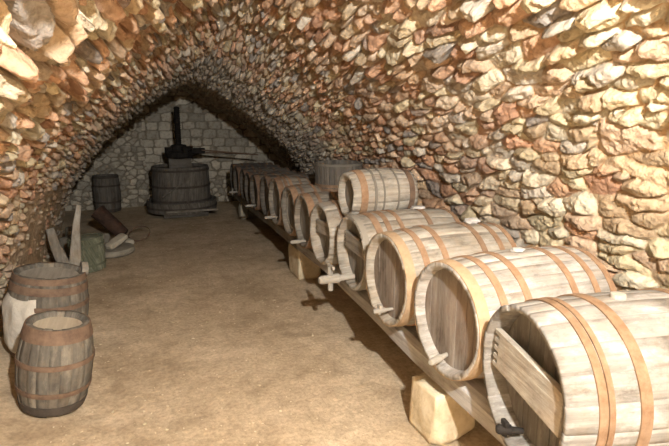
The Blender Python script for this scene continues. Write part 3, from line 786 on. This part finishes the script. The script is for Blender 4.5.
plank(FK, 'fork_arm', (-0.02, 0, 0.02), (-0.15, 0.05, 0.55), 0.13, 0.075, 0.06, M_GREY)
plank(FK, 'fork_arm', (0.02, -0.01, 0.02), (0.13, 0.08, 0.77), 0.13, 0.045, 0.06, M_OAK)
bm = bmesh.new(); prim_box(bm, (0.01, -0.005, 0.06), (0.2, 0.07, 0.12), bevel=0.012); o = finish('fork_base', bm, M_GREY, FK); set_bco(o.data, lambda c: c[:, [2, 0, 1]])

# ribbed green hod
GH = root('ribbed_hod', 'greenish ribbed wooden hod standing beside the forked timber', 'hod', (-0.50, 6.05, on_floor(-0.50, 6.05) + 0.012), (0, math.radians(-4), 0))
tub_staves(GH, 'staves', 0.155, 0.18, 0.36, 0.02, M_GREEN, 24)
tub_hoop(GH, 0.160, 0.162, 0.06, 0.08, M_GREEN); tub_hoop(GH, 0.175, 0.1765, 0.28, 0.3, M_GREEN)
bm = bmesh.new()
prim_lathe(bm, [(0.325, 0), (0.325, 0.152), (0.36, 0.14), (0.372, 0.08), (0.378, 0.0)], 28, Matrix.Rotation(-PI / 2, 4, 'Y')); o = finish('lid', bm, M_GREEN, GH); set_bco(o.data)

# flat round stone with slabs, tube, hoop, rubble
def rock(name, c, size, seed, mat, label, cat, rot=(0, 0, 0), group=None, blocky=0.6, amp=0.1):
    o = link(name, rock_mesh(name, size, seed, blocky, amp), mat); o.location = c; o.rotation_euler = rot
    return tag(o, label, cat, group)
ms = root('round_slab', 'flat round grey stone slab on the floor right of the green hod', 'slab', (-0.30, 6.66, 0.012))
bm = bmesh.new(); prim_lathe(bm, [(0, 0), (0, 0.24), (0.02, 0.26), (0.055, 0.262), (0.075, 0.25), (0.08, 0)], 32, Matrix.Rotation(-PI / 2, 4, 'Y'))
for v in bm.verts:
    s = 1 + 0.08 * (float(vn(np.array(math.atan2(v.co.y, v.co.x) * 2), np.array(v.co.z * 8), 3)) - 0.5); v.co.x *= s; v.co.y *= s
finish('slab_body', bm, M_GSTONE, ms)
rock('stone', (-0.23, 6.62, 0.135), (0.30, 0.12, 0.07), 21, M_PSTONE, 'pale tilted stone lying on the round slab', 'stone', (0.1, -0.35, 0.7), blocky=0.8)
rock('stone', (-0.44, 6.72, 0.15), (0.16, 0.15, 0.11), 22, M_GSTONE, 'grey lumpy stone on the left edge of the round slab', 'stone')
rock('stone', (-0.73, 6.76, 0.002), (0.26, 0.3, 0.24), 23, M_GSTONE, 'large grey rock behind the green hod near the left wall', 'stone', (0, 0, 0.4))
rock('stone', (-0.48, 7.2, 0.002), (0.26, 0.22, 0.15), 24, M_GSTONE, 'dull grey rock under the brown tube', 'stone', (0, 0, 0.9))
rock('stone', (-0.76, 7.14, 0.002), (0.16, 0.24, 0.28), 25, M_GSTONE, 'upright grey rock at the foot of the left wall', 'stone', (0, 0, 0.2))
rock('stone', (-0.14, 7.04, 0.002), (0.18, 0.14, 0.09), 26, M_PSTONE, 'small pale stone just behind the round slab, under the tube end', 'stone', (0, 0, 0.5))
rock('stone', (-0.62, 6.42, 0.002), (0.16, 0.14, 0.2), 27, M_GSTONE, 'grey stone squeezed between the forked timber and the green hod', 'stone', (0, 0, 0.2))
TB = root('metal_tube', 'brown metal tube leaning over the rocks, its open end towards the wall', 'tube', (-0.16, 7.25, 0.05))
bm = bmesh.new(); M, l = axis_mat((0, 0, 0.045), (-0.30, 0.14, 0.36))
prim_lathe(bm, [(0.0, 0), (0.0, 0.06), (0.01, 0.085), (l * 0.5, 0.095), (l, 0.10), (l, 0.088), (l - 0.06, 0.085), (l - 0.06, 0)], 24, M); finish('tube_body', bm, M_COPPER, TB, smooth=False)
bm = bmesh.new(); prim_lathe(bm, [(l - 0.02, 0.098), (l - 0.02, 0.106), (l + 0.004, 0.106), (l + 0.004, 0.098), (l - 0.02, 0.098)], 24, M); finish('rim', bm, M_COPPER, TB)
bm = bmesh.new(); prim_rod(bm, (0.0, 0, 0.045), (0.07, -0.03, -0.03), 0.03, 0.02); finish('spout', bm, M_COPPER, TB)
# loose hoop
bm = bmesh.new(); prim_lathe(bm, [(-0.012, 0.135), (-0.012, 0.14), (0.012, 0.14), (0.012, 0.135), (-0.012, 0.135)], 40)
o = finish('barrel_hoop', bm, M_RUST); o.location = (0.03, 7.32, 0.085); o.rotation_euler = (0, math.radians(58), math.radians(70)); tag(o, 'loose rusty hoop leaning by the brown tube', 'hoop')

# white scraps on the barrels
def scrap(c, size, seed, label):
    o = link('paper_scrap', rock_mesh('paper_scrap', (size[0] * 0.8, size[1], size[2] * 1.2), seed, 0.4, 0.7), M_PAPER); o.location = c; tag(o, label, 'scrap'); return o
def top_of(k, x): R, y, xx, rh, rb, Ln, zc = BAR[k]; t = 2 * (x - xx) / Ln - 1; return y, zc + rb - (rb - rh) * t * t
y, z = top_of(1, 1.9 * KS); scrap((1.9 * KS, y, z + 0.001), (0.10, 0.06, 0.02), 51, 'crumpled white scrap on top of the second nearest barrel')
y, z = top_of(3, 2.08 * KS); scrap((2.08 * KS, y, z + 0.001), (0.14, 0.07, 0.02), 52, 'thin white scrap on the barrel below the keg')
y, z = top_of(2, 2.1 * KS); scrap((2.1 * KS, y, z + 0.005), (0.12, 0.07, 0.03), 53, 'small pale lump on top of the third barrel near the wall')

# loose grit on the earth floor
rr = random.Random(8); bm = bmesh.new()
for k in range(700):
    y = rr.uniform(1.6, 8.6) if k % 3 else rr.uniform(2.0, 4.5); x = rr.uniform(-0.5, 1.25); s = rr.uniform(0.002, 0.006) * (1 if rr.random() < 0.93 else 1.8)
    m = Matrix.Translation((x, y, float(floor_z(x, y)) + s * 0.2)) @ Matrix.Rotation(rr.uniform(0, 6), 4, 'Z') @ Matrix.Diagonal((s * rr.uniform(0.8, 1.9), s, s * 0.6, 1))
    bmesh.ops.create_icosphere(bm, subdivisions=1, radius=1.0, matrix=m)
o = finish('grit', bm, M_LIME); tag(o, 'pale loose grit scattered over the earth floor', 'grit', kind='stuff')

# ------------------------------------------------------------------ light
ld = bpy.data.lights.new('work_lamp', 'POINT'); ld.energy = 790; ld.color = (1.0, 0.97, 0.925); ld.shadow_soft_size = 0.035
lo = bpy.data.objects.new('work_lamp', ld); COL.objects.link(lo); lo.location = (0.45, -0.4, 2.55)
w = bpy.data.worlds.new('world'); sc.world = w; w.use_nodes = True
w.node_tree.nodes['Background'].inputs[0].default_value = (0.9, 0.8, 0.68, 1); w.node_tree.nodes['Background'].inputs[1].default_value = 0.008
sc.view_settings.view_transform = 'Standard'; sc.view_settings.look = 'None'; sc.view_settings.exposure = 0.0; sc.view_settings.gamma = 1.0
sc.view_settings.use_curve_mapping = False
